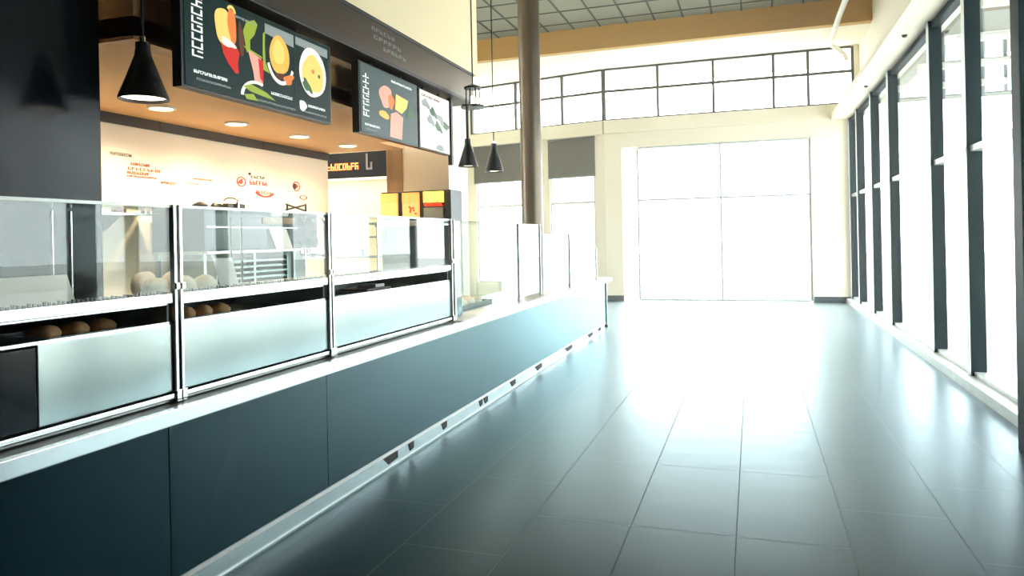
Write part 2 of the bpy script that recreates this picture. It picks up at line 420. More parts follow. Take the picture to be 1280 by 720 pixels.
# ------------------------------------------------------------------ outside
struct('ground', MB().box(2.45, 60, -30, 60, -0.15, -0.05), 'ground')
struct('ground_back', MB().box(-60, 2.4, 19.6, 60, -0.15, -0.05), 'ground')
cn = empty('entrance_canopy', (3.8, 10, 3.9), 'pale green flat canopy outside the tall windows at upper right', 'canopy')
MB().box(2.4, 5.2, 4.5, 15.85, 4.08, 4.25, 0.01).build('roof_slab', 'canopy', cn)
for yy in (9.1, 10.7, 12.35, 14.0): MB().box(2.42, 5.18, yy - 0.05, yy + 0.05, 3.98, 4.08, 0.01).build('cross_beam', 'white', cn)
MB().box(5.1, 5.2, 4.5, 15.85, 3.96, 4.08, 0.01).build('edge_beam', 'canopy', cn)
for xx, yy in ((5.1, 4.7), (5.1, 15.7)): MB().box(xx - .05, xx + .05, yy - .05, yy + .05, -0.05, 4.0, .005).build('post', 'white', cn)
struct('pavement_wall', MB().box(20, 20.3, -20, 50, -0.05, 0.6), 'ground')

# ------------------------------------------------------------------ the servery counter
FX = -2.36; Y0 = 0.2; Y1 = 11.9
ct = empty('service_counter', (-2.8, 6, 0), 'long navy panelled service counter running away along the left side', 'counter')
for a, b_ in ((Y0, 1.215), (1.22, 2.425), (2.43, 3.615), (3.62, Y1)):
    MB().box(FX - 0.03, FX - 0.004, a, b_, 0.13, 0.782, 0.003).build('front_panel', 'navy', ct)
MB().box(FX - 0.85, FX - 0.032, Y0, Y1 - 0.01, 0.12, 0.78).build('carcass', 'machine', ct)
MB().box(FX - 0.03, FX + 0.004, Y0, Y1, 0.108, 0.13, 0.003).build('bottom_trim', 'sill', ct)
kp = MB().box(FX - 0.05, FX - 0.02, Y0, Y1, 0.012, 0.108).build('kick_plate', 'steel', ct)
MB().box(FX - 0.03, FX - 0.008, Y0, Y1, 0.0, 0.014, 0.002).build('floor_rail', 'steel_d', ct)
for a, b_ in ((4.30, 4.50), (4.67, 4.75), (5.25, 5.35), (6.08, 6.16), (6.2, 6.3), (6.96, 7.13), (7.84, 8.12), (9.22, 9.62), (10.6, 10.95), (11.36, 11.6)):
    v = MB(); z0, z1 = 0.035, 0.092
    v.poly([(FX - 0.021, a, z1), (FX - 0.021, b_, z1), (FX - 0.021, b_, z0 + 0.01), (FX - 0.021, a + (b_ - a) * 0.35, z0)], (1, 0, 0), 0.006)
    v.build('kick_gap_shade', 'rubber', kp)  # dark sheets standing in for the shade inside the kick plate gaps
MB().box(FX - 0.85, FX - 0.7, Y0, Y1 - 0.2, 0, 0.12).build('rear_plinth', 'rubber', ct)
for xx in (-2.44, -3.15):
    l = MB().box(xx - 0.02, xx + 0.02, 12.33, 12.37, 0.02, 0.80, 0.003).build('leg', 'steel_d', ct)
    MB().tube((xx, 12.35, 0), (xx, 12.35, 0.03), 0.03, 14).build('foot', 'rubber', l)

wt = empty('counter_worktop', (-2.8, 6, 0.785), 'continuous grey worktop with a bright stainless steel front edge', 'worktop')
MB().box(FX - 0.85, FX - 0.03, Y0, 12.5, 0.80, 0.848, 0.003).build('worktop_slab', 'deck', wt)
MB().box(FX - 0.03, FX + 0.006, Y0, 12.5, 0.784, 0.852, 0.004).build('front_edge', 'steel', wt)
MB().box(FX - 0.85, FX - 0.03, 5.74, 12.5, 0.848, 0.853).build('white_inlay', 'sill', wt)

# ------------------------------------------------------------------ refrigerated display cases
GX = -2.47
def display_case(y0, y1, label, solid_to=None):
    r = empty('display_case', (-2.8, (y0 + y1) / 2, 0.853), label, 'display case', 'glass fronted display cases on the counter')
    b = MB()
    b.box(-3.18, GX - 0.01, y0 + 0.02, y1 - 0.02, 0.853, 0.885, 0.004)
    b.box(-3.18, -3.15, y0 + 0.02, y1 - 0.02, 0.885, 1.24)
    for yy in (y0 + 0.02, y1 - 0.03): b.box(-3.15, GX - 0.03, yy, yy + 0.01, 0.885, 1.29)
    b.build('case_body', 'steel_d', r)
    ys = y0 + 0.035 if solid_to is None else solid_to
    MB().box(GX - 0.016, GX - 0.002, ys, y1 - 0.03, 0.90, 1.20, 0.004).build('lower_front', 'satin', r)
    if solid_to is not None: MB().box(GX - 0.022, GX - 0.004, y0 + 0.035, solid_to - 0.004, 0.90, 1.19, 0.004).build('dark_end_panel', 'pillar', r)
    MB().box(GX - 0.03, GX + 0.012, y0 + 0.03, y1 - 0.03, 0.868, 0.892, 0.006).build('bottom_gutter', 'steel', r)
    MB().box(-3.15, GX - 0.03, y0 + 0.03, y1 - 0.03, 1.16, 1.175).build('lower_shelf', 'steel_d', r)
    MB().box(-3.2, GX - 0.012, y0 + 0.02, y1 - 0.02, 1.285, 1.30, 0.003).build('upper_deck', 'steel', r)
    MB().box(GX - 0.014, GX + 0.006, y0 + 0.03, y1 - 0.03, 1.295, 1.338, 0.004).build('deck_rail', 'steel', r)
    t = MB(); y = y0 + 0.04; k = 0
    while y < y1 - 0.04:
        t.box(GX - 0.024, GX - 0.016, y, y + 0.011, 1.30, 1.352 - (k % 3) * 0.003); y += 0.02; k += 1
    t.build('toothed_strip', 'deck', r)
    g = MB().box(GX - 0.008, GX, y0 + 0.012, y1 - 0.012, 1.34, 1.725).build('front_glass', 'guard', r)
    MB().box(GX - 0.36, GX, y0 + 0.012, y1 - 0.012, 1.725, 1.733).build('top_glass', 'guard', r)
    MB().box(GX - 0.008, GX + 0.002, y0 + 0.012, y1 - 0.012, 1.722, 1.735).build('glass_edge', 'mull_l', r)
    MB().box(GX - 0.012, GX - 0.006, y0 + 0.03, y1 - 0.03, 1.20, 1.212).build('front_lip', 'steel', r)
    for yy in (y0 + 0.017, y1 - 0.017):
        p = MB().box(GX - 0.012, GX + 0.014, yy - 0.008, yy + 0.008, 0.853, 1.735, 0.003).build('post', 'steel', r)
        MB().box(GX + 0.012, GX + 0.026, yy - 0.011, yy + 0.011, 1.355, 1.385, 0.003).build('hinge', 'chrome', p)
        MB().box(GX - 0.02, GX + 0.022, yy - 0.014, yy + 0.014, 0.853, 0.905, 0.003).build('post_foot', 'chrome', p)
    for yy in (y0 + 0.05, y1 - 0.05):
        MB().tube((-3.16, yy, 1.30), (-3.16, yy, 1.728), 0.008, 8).build('rear_post', 'chrome', r)
    return r
display_case(1.33, 2.60, 'nearest glass display case, at the left edge of the picture', solid_to=1.93)
display_case(2.60, 3.84, 'middle glass display case in front of the dark coffee machines')
display_case(3.84, 5.73, 'farthest and widest glass display case, in front of the lit drinks dispenser')

# clear guards further on
def guard(y0, y1, z, label):
    r = empty('glass_guard', (-2.5, (y0 + y1) / 2, 0.853), label, 'sneeze guard', 'clear glass guards on the far counter')
    MB().box(GX - 0.008, GX, y0, y1, 0.90, z).build('guard_pane', 'guard', r)
    if z > 1.5: MB().box(GX - 0.40, GX, y0, y1, z, z + 0.008).build('guard_shelf', 'guard', r)
    for yy in (y0, y1):
        MB().box(GX - 0.02, GX + 0.012, yy - 0.012, yy + 0.012, 0.853, z + 0.01, 0.003).build('post', 'steel', r)
    return r
guard(5.78, 7.60, 1.715, 'tall clear glass guard just past the last display case')
guard(7.65, 8.45, 1.715, 'narrow clear glass guard in front of the bronze column')
guard(8.55, 9.93, 1.60, 'clear glass guard right of the bronze column, lit white')
guard(10.0, 11.75, 1.36, 'low clear glass guard at the far end of the counter')

# ---- food and trays in the cases
def tray_with(y, x, z, wy, wx, label, items, m_item, grp='trays in the display cases'):
    r = empty('serving_tray', (x, y, z), label, 'tray', grp)
    t = MB(); t.box(x - wx / 2, x + wx / 2, y - wy / 2, y + wy / 2, z, z + 0.006)
    for s in (-1, 1):
        t.box(x + s * wx / 2 - 0.005, x + s * wx / 2 + 0.005, y - wy / 2, y + wy / 2, z, z + 0.025)
        t.box(x - wx / 2, x + wx / 2, y + s * wy / 2 - 0.005, y + s * wy / 2 + 0.005, z, z + 0.025)
    t.build('tray_pan', 'steel_d', r)
    return r
WHICH = ['first', 'second', 'third', 'fourth', 'fifth', 'sixth', 'seventh', 'eighth']
def roll(name, x, y, z, rx, ry, rz, m_, label, cat, grp):
    b = MB(); b.ball((0, 0, 0), 1.0, 18, (rx, ry, rz))
    for v in b.bm.verts:
        n = math.sin(v.co.x * 70 + y * 9) * math.sin(v.co.y * 60) * 0.08
        v.co *= 1 + n
        if v.co.z < -rz * 0.75: v.co.z = -rz * 0.75
    for v in b.bm.verts: v.co += Vector((x, y, z + rz * 0.75))
    return tag(b.build(name, m_, None, True), label, cat, grp)
tray_with(2.30, -2.78, 1.175, 0.44, 0.34, 'steel tray inside the nearest display case, lower shelf', 0, None)
tray_with(2.95, -2.78, 1.175, 0.56, 0.34, 'steel tray of bread rolls on the lower shelf of the middle display case', 0, None)
tray_with(4.25, -2.78, 1.175, 0.60, 0.34, 'steel tray on the lower shelf of the farthest display case', 0, None)
for k in range(4):
    roll('bread_roll', -2.70, 2.76 + k * 0.125, 1.182, 0.06, 0.055, 0.036, 'bread', 'golden bread roll on the tray in the middle display case, %s from the left' % WHICH[k], 'bread roll', 'bread rolls in the middle case')
for k in range(3):
    roll('bread_roll', -2.70, 2.14 + k * 0.135, 1.182, 0.06, 0.058, 0.034, 'bread', 'flat bread roll in the nearest display case, %s from the left' % WHICH[k], 'bread roll', 'bread rolls in the nearest case')
# pale wrapped food piled on the upper deck of the middle case
wrp = [(-2.75, 2.76, 0), (-2.74, 2.93, 0), (-2.76, 3.10, 0), (-2.85, 2.84, .0), (-2.84, 3.02, 0.0)]
for k, (x, y, dz) in enumerate(wrp):
    roll('wrapped_sandwich', x - 0.05 * (k > 2) , y, 1.301, 0.05, 0.075, 0.055 if k < 3 else .07, 'wrap',
         'paper wrapped sandwich on the middle case deck, %s' % (['front left one', 'front middle one', 'front right one', 'rear left one', 'rear right one'][k]), 'wrapped sandwich', 'wrapped sandwiches on the upper deck')
# tall white menu cards / towels in upper left case
def stand_card(x, y, z, w, h, label, m_='paper'):
    b = MB(); b.poly([(x, y - w / 2, z), (x, y + w / 2, z), (x - 0.05, y + w / 2, z + h), (x - 0.05, y - w / 2, z + h)], (1, 0, 0.1), 0.004)
    b.box(x - 0.055, x + 0.02, y - w / 2, y + w / 2, z, z + 0.004)
    return tag(b.build('paper_card', m_), label, 'card')
stand_card(-2.90, 2.28, 1.301, 0.34, 0.13, 'white card standing on the deck of the nearest display case')
stand_card(-2.95, 3.52, 1.301, 0.16, 0.17, 'small white card at the right end of the middle display case')

# teal napkin box and tray behind the tall guard
nb = empty('napkin_box', (-2.66, 6.12, 0.853), 'small ribbed teal plastic box on the worktop behind the guard', 'box')
b = MB().box(-2.74, -2.58, 6.02, 6.20, 0.853, 1.03, 0.008); b.build('box_shell', 'teal', nb)
b = MB()
for k in range(6): b.box(-2.579, -2.572, 6.035 + k * 0.028, 6.047 + k * 0.028, 0.865, 1.02, 0.002)
b.build('ribs', 'teal', nb)
MB().box(-2.745, -2.575, 6.015, 6.205, 1.03, 1.045, 0.004).build('box_lid', 'steel_d', nb)
tr = empty('bread_basket', (-2.9, 6.85, 0.853), 'long shallow dark basket of pale rolls behind the clear guard', 'basket')
b = MB()
b.box(-3.08, -2.70, 6.40, 7.35, 0.853, 0.868, 0.003)
for (x0, x1, y0, y1) in ((-3.08, -3.06, 6.4, 7.35), (-2.72, -2.70, 6.4, 7.35), (-3.08, -2.70, 6.4, 6.42), (-3.08, -2.70, 7.33, 7.35)): b.box(x0, x1, y0, y1, 0.853, 0.905, 0.004)
b.build('basket_tray', 'machine', tr)
for k in range(8):
    roll('pale_roll', -2.80 - 0.14 * (k % 2), 6.50 + (k // 2) * 0.21 + 0.05 * (k % 2), 0.868, 0.065, 0.085, 0.05, 'wrap',
         'pale floury roll in the dark basket, %s row, %s from the near end' % (['front', 'rear'][k % 2], WHICH[k // 2]), 'bread roll', 'pale rolls in the dark basket')
def salt(x, y, label, hh=0.16):
    r = empty('shaker', (x, y, 0.853), label, 'shaker')
    MB().lathe((x, y, 0.853), [(0, 0), (0.028, 0), (0.03, hh * .6), (0.02, hh * .8), (0.02, hh * .85)], 18).build('body', 'chrome', r, True)
    MB().lathe((x, y, 0.853 + hh * .85), [(0.022, 0), (0.022, hh * .12), (0, hh * .15)], 18).build('cap', 'black', r, True)
salt(-2.98, 6.35, 'small dark capped shaker behind the teal napkin box', 0.30)
salt(-2.75, 10.9, 'small capped shaker near the far end of the counter', 0.22)

# ------------------------------------------------------------------ menu boards
BX = -2.80
def glyphs(mb, y0, y1, z0, z1, x, n, vertical=False, seed=1, lean=0.0):
    """small letter-like strokes filling a strip, n characters (too blurred in the photo to read)"""
    rnd = random.Random(seed)
    for k in range(n):
        if vertical:
            a = z0 + (z1 - z0) * k / n; b_ = z0 + (z1 - z0) * (k + 0.78) / n
            w = (y1 - y0); t = w * 0.16
            mb.box(x, x + .002, y0, y1, a, a + (b_ - a) * 0.24)
            for q in range(rnd.choice((1, 2, 2))):
                yy = y0 + (w - t) * (q if rnd.random() < .7 else .5)
                mb.box(x, x + .002, yy, yy + t, a, b_)
            if rnd.random() < .6: mb.box(x, x + .002, y0 + w * .5, y1, b_ - (b_ - a) * .24, b_)
        else:
            a = y0 + (y1 - y0) * k / n; b_ = y0 + (y1 - y0) * (k + 0.75) / n
            h = z1 - z0; t = (b_ - a) * .26
            mb.box(x, x + .002, a, a + t, z0, z1)
            for q in rnd.sample((0, .42, .84), 2): mb.box(x, x + .002, a, b_, z0 + h * q, z0 + h * (q + .16))
            if rnd.random() < .5: mb.box(x, x + .002, b_ - t, b_, z0, z0 + h * rnd.choice((.5, 1)))
    return mb
def blob(y, z, ry, rz, rot=0, n=26, seed=0, wob=0.06, x=0.0, a0=0, a1=2 * PI):
    rnd = random.Random(seed); ph = rnd.random() * 6
    pts = []
    for k in range(n):
        a = a0 + (a1 - a0) * k / n
        rr = 1 + wob * math.sin(3 * a + ph) + wob * .5 * math.sin(5 * a + ph * 2)
        p, q = ry * rr * math.cos(a), rz * rr * math.sin(a)
        pts.append((x, y + p * math.cos(rot) - q * math.sin(rot), z + p * math.sin(rot) + q * math.cos(rot)))
    return pts
def ring_arc(y, z, r0, r1, a0, a1, x, sy=1, sz=1, n=20):
    o = [(x, y + r1 * sy * math.cos(a0 + (a1 - a0) * k / n), z + r1 * sz * math.sin(a0 + (a1 - a0) * k / n)) for k in range(n + 1)]
    i = [(x, y + r0 * sy * math.cos(a0 + (a1 - a0) * k / n), z + r0 * sz * math.sin(a0 + (a1 - a0) * k / n)) for k in range(n + 1)]
    return o + i[::-1]
def board(y0, y1, z0, z1, label, face):
    r = empty('menu_board', (BX - 0.03, (y0 + y1) / 2, z0), label, 'menu board', 'menu boards under the fascia')
    MB().box(BX - 0.07, BX - 0.01, y0, y1, z0, z1, 0.004).build('frame', 'black', r)
    MB().box(BX - 0.012, BX - 0.004, y0 + 0.022, y1 - 0.022, z0 + 0.012, z1 - 0.012).build('screen', face, r)
    for yy in (y0 + (y1 - y0) * .25, y0 + (y1 - y0) * .75):
        MB().tube((BX - 0.05, yy, z1 - 0.002), (BX - 0.05, yy, 2.966), 0.012, 10).build('hanger', 'black', r)
    return r
F = BX - 0.003
def pic(name, pts, m_, par, th=0.0015, dx=0.0):
    return MB().poly([(p[0] + dx, p[1], p[2]) for p in pts], (1, 0, 0), th).build(name, m_, par)
B1 = board(3.02, 4.43, 2.385, 2.935, 'largest dark menu board, with a red pepper and bowls pictured, by the near pendant', 's_dark')
glyphs(MB(), 3.09, 3.17, 2.56, 2.92, F, 8, True, 3).build('vertical_lettering', 's_text', B1)
glyphs(MB(), 3.10, 3.36, 2.473, 2.490, F, 16, False, 4).build('caption_line', 's_text', B1)
glyphs(MB(), 3.12, 3.39, 2.437, 2.449, F, 20, False, 5).build('caption_line', 's_textd', B1)
glyphs(MB(), 3.42, 3.62, 2.86, 2.873, F, 14, False, 6).build('caption_line', 's_textd', B1)
pic('yellow_pepper', blob(3.34, 2.78, 0.075, 0.105, 0.1, seed=1, x=F), 's_yel', B1)
pic('orange_slice', blob(3.405, 2.80, 0.035, 0.10, 0.1, seed=2, x=F), 's_orange', B1, dx=.0006)
pic('stem', ring_arc(3.40, 2.87, 0.025, 0.04, 0.2, 2.6, F, 1, 1.2), 's_yel', B1, dx=.0008)
pic('cream_filling', blob(3.37, 2.695, 0.06, 0.022, -0.15, seed=3, x=F, wob=.15), 's_bowl', B1, dx=.001)
pic('red_pepper', [(F, 3.31, 2.69), (F, 3.36, 2.695), (F, 3.43, 2.70), (F, 3.465, 2.66), (F, 3.45, 2.60), (F, 3.455, 2.54), (F, 3.43, 2.535), (F, 3.37, 2.58), (F, 3.33, 2.63)], 's_red', B1)
pic('green_leaf', [(F, 3.50, 2.80), (F, 3.53, 2.86), (F, 3.60, 2.89), (F, 3.63, 2.87), (F, 3.60, 2.80), (F, 3.56, 2.76), (F, 3.56, 2.70), (F, 3.53, 2.68), (F, 3.515, 2.74)], 's_green', B1)
pic('brown_shadow', blob(3.48, 2.74, 0.022, 0.10, 0.1, seed=9, x=F), 's_brown', B1)
pic('salmon_slice', [(F, 3.54, 2.70), (F, 3.62, 2.68), (F, 3.66, 2.67), (F, 3.67, 2.52), (F, 3.60, 2.51), (F, 3.585, 2.58)], 's_pink', B1)
pic('red_edge', [(F, 3.63, 2.67), (F, 3.675, 2.66), (F, 3.675, 2.53), (F, 3.645, 2.55)], 's_red', B1, dx=.0006)
pic('green_stripe', [(F, 3.50, 2.715), (F, 3.665, 2.685), (F, 3.665, 2.675), (F, 3.52, 2.70)], 's_green', B1, dx=.001)
pic('white_bowl_rim', ring_arc(3.62, 2.42, 0.125, 0.15, 1.2, 3.1, F, 1, .72), 's_bowl', B1)
pic('green_beans', [(F, 3.49, 2.475), (F, 3.56, 2.50), (F, 3.70, 2.475), (F, 3.79, 2.44), (F, 3.70, 2.445), (F, 3.56, 2.455)], 's_green', B1, dx=.0006)
pic('green_beans', [(F, 3.50, 2.43), (F, 3.58, 2.445), (F, 3.62, 2.41), (F, 3.52, 2.405)], 's_green', B1, dx=.0006)
pic('middle_panel', [(F, 3.70, 2.90), (F, 3.99, 2.90), (F, 3.99, 2.82), (F, 3.70, 2.84)], 's_textd', B1, th=.0004)
pic('divider', [(F, 3.995, 2.91), (F, 4.003, 2.91), (F, 4.003, 2.52), (F, 3.995, 2.52)], 's_panel', B1)
pic('right_panel', [(F, 4.01, 2.90), (F, 4.38, 2.90), (F, 4.38, 2.84), (F, 4.01, 2.85)], 's_textd', B1, th=.0004)
pic('green_sprig', [(F, 3.68, 2.83), (F, 3.70, 2.85), (F, 3.695, 2.76), (F, 3.70, 2.66), (F, 3.74, 2.60), (F, 3.68, 2.61), (F, 3.675, 2.72)], 's_green', B1)
pic('round_bread', blob(3.84, 2.735, 0.10, 0.12, 0, seed=11, x=F, wob=.03), 's_gold', B1)
pic('round_bread_top', blob(3.83, 2.75, 0.06, 0.075, 0, seed=12, x=F, wob=.05), 's_yel', B1, dx=.0006)
pic('plate_rim', ring_arc(3.85, 2.72, 0.115, 0.135, 3.5, 5.9, F, 1.05, 1.25), 's_bowl', B1)
pic('nuts', blob(3.93, 2.60, 0.05, 0.03, .4, seed=14, x=F, wob=.2), 's_orange', B1, dx=.001)
pic('nuts', blob(3.84, 2.605, 0.04, 0.02, .1, seed=15, x=F, wob=.2), 's_brown', B1, dx=.001)
pic('white_bowl', blob(4.20, 2.70, 0.155, 0.165, 0, seed=16, x=F, wob=.02), 's_bowl', B1)
pic('curry', blob(4.20, 2.69, 0.125, 0.125, 0, seed=17, x=F, wob=.05), 's_yel', B1, dx=.0006)
pic('herbs', blob(4.13, 2.60, 0.06, 0.03, -.6, seed=18, x=F, wob=.2), 's_dgreen', B1, dx=.0012)
pic('herbs', blob(4.27, 2.69, 0.014, 0.014, 0, seed=19, x=F), 's_dgreen', B1, dx=.0012)
pic('herbs', blob(4.20, 2.71, 0.018, 0.015, 0, seed=20, x=F), 's_orange', B1, dx=.0012)
glyphs(MB(), 3.75, 3.97, 2.475, 2.492, F, 12, False, 7).build('caption_line', 's_text', B1)
glyphs(MB(), 3.62, 4.0, 2.412, 2.424, F, 22, False, 8).build('caption_line', 's_textd', B1)
pic('emblem', blob(4.08, 2.46, 0.04, 0.035, 0, seed=21, x=F, wob=.1), 's_text', B1)
glyphs(MB(), 4.14, 4.34, 2.462, 2.478, F, 12, False, 9).build('caption_line', 's_text', B1)
glyphs(MB(), 4.10, 4.36, 2.42, 2.431, F, 16, False, 10).build('caption_line', 's_textd', B1)

B2 = board(4.81, 5.82, 2.385, 2.935, 'grey green menu board with a pink drink pictured, middle of the three', 's_mid')
glyphs(MB(), 4.86, 4.95, 2.52, 2.86, F, 8, True, 13).build('vertical_lettering', 's_text', B2)
glyphs(MB(), 4.88, 5.12, 2.450, 2.466, F, 14, False, 14).build('caption_line', 's_text', B2)
glyphs(MB(), 4.88, 5.06, 2.418, 2.430, F, 12, False, 15).build('caption_line', 's_textd', B2)
glyphs(MB(), 5.32, 5.70, 2.865, 2.882, F, 16, False, 16).build('caption_line', 's_text', B2)
pic('lime_wedge', [(F, 5.40, 2.78), (F, 5.62, 2.76), (F, 5.59, 2.69), (F, 5.50, 2.63), (F, 5.38, 2.65)], 's_yel', B2)
pic('peach', blob(5.22, 2.73, 0.10, 0.09, 0.2, seed=31, x=F, wob=.1), 's_pink', B2)
pic('orange_core', blob(5.31, 2.70, 0.05, 0.06, 0, seed=32, x=F, wob=.1), 's_orange', B2, dx=.0006)
pic('banana', blob(5.19, 2.575, 0.085, 0.03, -.1, seed=33, x=F), 's_gold', B2)
pic('pink_drink', [(F, 5.30, 2.60), (F, 5.40, 2.63), (F, 5.52, 2.60), (F, 5.49, 2.41), (F, 5.28, 2.41)], 's_pink', B2, dx=.0009)
pic('mint_leaves', blob(5.66, 2.66, 0.07, 0.05, .3, seed=34, x=F, wob=.25), 's_dgreen', B2)

B3 = board(5.845, 6.53, 2.385, 2.925, 'menu board coloured white by washing light, with green leaves, nearest the fascia corner', 's_washed')  # white face colour carries the light washing over this board
for k, (yy, zz) in enumerate(((5.98, 2.80), (6.14, 2.74), (6.30, 2.70), (6.42, 2.66), (6.08, 2.66), (6.25, 2.62))):
    pic('leaf', blob(yy, zz, 0.085, 0.035, -0.2 - .1 * (k % 3), seed=40 + k, x=F, wob=.2), 's_dgreen' if k % 2 else 's_textd', B3, dx=.0005 * (k % 3))
pic('grey_dish', ring_arc(6.28, 2.40, 0.0, 0.10, 0.2, 2.9, F, 1, .6), 's_textd', B3)
glyphs(MB(), 5.90, 6.3, 2.86, 2.88, F, 14, False, 26).build('caption_line', 's_brown', B3)
MB().box(-2.86, -2.82, 6.60, 6.64, 2.30, 2.966).build('board_post', 'black', None)
o = bpy.data.objects['board_post']; o.name = 'hanging_post'; tag(o, 'thin black post hanging from the fascia beside the white menu board', 'post')

# fascia marks: rows of small pale strokes on the dark fascia
fl = empty('fascia_marks', (-2.749, 5.2, 3.06), 'rows of small faint pale strokes on the dark fascia over the middle menu board', 'lettering')
for row, (zz, a, b_) in enumerate(((3.20, 4.92, 5.3), (3.14, 4.95, 5.42), (3.08, 5.1, 5.5))):
    glyphs(MB(), a, b_, zz - .016, zz + .014, -2.7495, 6, False, 50 + row).build('mark_row', 'steel_d', fl)

# ------------------------------------------------------------------ pendants
def pendant(x, y, zb, ztop, label, R=0.12, H=0.30, grp='black cone pendant lamps'):
    r = empty('pendant_lamp', (x, y, zb), label, 'pendant lamp', grp)
    prof = [(R, 0), (R * 0.99, 0.012), (R * .70, H * .36), (R * .40, H * .70), (R * .30, H * .80), (R * .29, H), (R * .10, H * 1.02),
            (R * .10, H * 1.0), (R * .27, H * .98), (R * .36, H * .70), (R * .66, H * .36), (R * .95, 0.012), (R * .96, 0.0), (R, 0)]
    MB().lathe((x, y, zb), prof, 36).build('shade', 'black', r, True)
    MB().tube((x, y, zb + H), (x, y, zb + H + 0.03), R * .12, 12).build('cord_grip', 'chrome', r, True)
    MB().lathe((x, y, zb), [(0.0, 0.014), (R * .6, 0.012), (R * .90, 0.016), (R * .93, 0.022), (R * .93, .028), (0, .030)], 28).build('diffuser', 'lampw', r, True)
    MB().tube((x, y, zb + H + 0.03), (x, y, ztop), 0.006, 8).build('cord', 'rubber', r)
    MB().lathe((x, y, ztop - 0.02), [(0, 0), (0.045, 0.0), (0.05, 0.02)], 20).build('ceiling_rose', 'black', r, True)
    return r
pendant(-2.88, 2.84, 2.285, 2.966, 'large black cone pendant lamp left of the biggest menu board', 0.118, 0.285)
pa = pendant(-2.60, 6.48, PA_ZB, 2.86, 'small black pendant on a thick stem below the hanging lantern', 0.096, 0.27)
pendant(-2.70, 7.5, PB_ZB, CEIL - 0.01, 'small black pendant on a long thin cord, just left of the bronze column', 0.108, 0.31)
MB().tube((-2.60, 6.48, 2.50), (-2.60, 6.48, 2.86), 0.014, 10).build('stem', 'black', pa)
# the open lantern above it
lx, ly = -2.585, 6.60
LZ = 2.845
ln = empty('hanging_lantern', (lx, ly, LZ), 'open black lantern of two discs and glass rods near the fascia corner', 'lantern')
MB().lathe((lx, ly, LZ), [(0, 0), (0.115, 0), (0.12, 0.012), (0.115, 0.025), (0, 0.025)], 32).build('bottom_disc', 'black', ln, True)
MB().lathe((lx, ly, LZ + .19), [(0, 0), (0.085, 0), (0.085, 0.016), (0.03, 0.04), (0, 0.04)], 32).build('top_disc', 'black', ln, True)
for k in range(8):
    a = 2 * PI * k / 8
    MB().tube((lx + .07 * math.cos(a), ly + .07 * math.sin(a), LZ + .025), (lx + .07 * math.cos(a), ly + .07 * math.sin(a), LZ + .19), 0.006, 8).build('rod', 'black' if k % 2 else 'chrome', ln)
MB().lathe((lx, ly, LZ + .025), [(0, 0), (0.022, 0.0), (0.03, 0.05), (0.022, 0.09), (0, 0.10)], 18).build('bulb', 'lampw', ln, True)
MB().tube((lx, ly, LZ + .22), (lx, ly, CEIL - 0.001), 0.006, 8).build('cord', 'rubber', ln)

# ------------------------------------------------------------------ downlights in the soffit
dls = []
for k, (x, y) in enumerate(((-4.38, 4.49), (-4.37, 5.34), (-4.33, 6.23), (-4.28, 7.06))):
    r = empty('downlight', (x, y, 2.64), 'round recessed downlight in the tan soffit, %s' % ['just right of the big pendant', 'second from the left', 'third from the left', 'farthest, in the gap between two boards'][k], 'downlight', 'recessed downlights in the kitchen soffit')
    MB().lathe((x, y, 2.622), [(0.085, 0.006), (0.09, 0.0), (0.105, 0.004), (0.108, 0.018), (0.08, 0.018)], 30).build('ring', 'white', r, True)
    MB().lathe((x, y, 2.628), [(0, 0), (0.084, 0), (0.084, 0.01), (0, 0.01)], 30).build('lens', 'lamp', r, True)
# spot fittings under the beam
for k, (x, y) in enumerate(((1.88, 13.6), (1.88, 10.3))):
    MB().lathe((x, y, 4.02), [(0, 0), (0.02, 0), (0.03, 0.015), (0.035, 0.03)], 16).build('ceiling_sprinkler', 'bronze', None, True)
    o = bpy.data.objects['ceiling_sprinkler' + ('' if k == 0 else '.001')]
    tag(o, 'tiny sprinkler head under the cream beam, %s one' % ['farther', 'nearer'][k], 'sprinkler', 'sprinkler heads under the beam')

# white pipe along the ceiling
pp = empty('ceiling_pipe', (1.53, 12, 5.6), 'long white ceiling pipe ending in an elbow by the back wall', 'pipe')
MB().path([(1.60, -1, 5.58), (1.60, 14.6, 5.58), (1.60, 16.4, 5.50)], 0.05, 18).build('pipe_run', 'white', pp, True)
MB().path([(1.60, 16.4, 5.50), (1.66, 16.7, 5.53), (1.80, 16.9, 5.50), (1.93, 17.0, 5.40), (2.0, 17.05, 5.28)], 0.045, 14).build('elbow', 'white', pp, True)
MB().tube((1.6, 10, 5.58), (1.6, 10, CEIL - .001), 0.012, 8).build('hanger', 'steel_d', pp)

# ------------------------------------------------------------------ kitchen
KX = -4.3
bc = empty('back_counter', (-4.6, 4.4, 0), 'stainless back counter along the white kitchen wall', 'counter')
MB().box(-4.91, KX - 0.03, 0.8, 7.3, 0.08, 0.90).build('cabinet', 'steel_d', bc)
MB().box(-4.915, KX, 0.78, 7.32, 0.90, 0.94, 0.005).build('worktop', 'steel', bc)
MB().box(-4.91, KX - 0.1, 0.82, 7.28, 0, 0.08).build('plinth', 'rubber', bc)
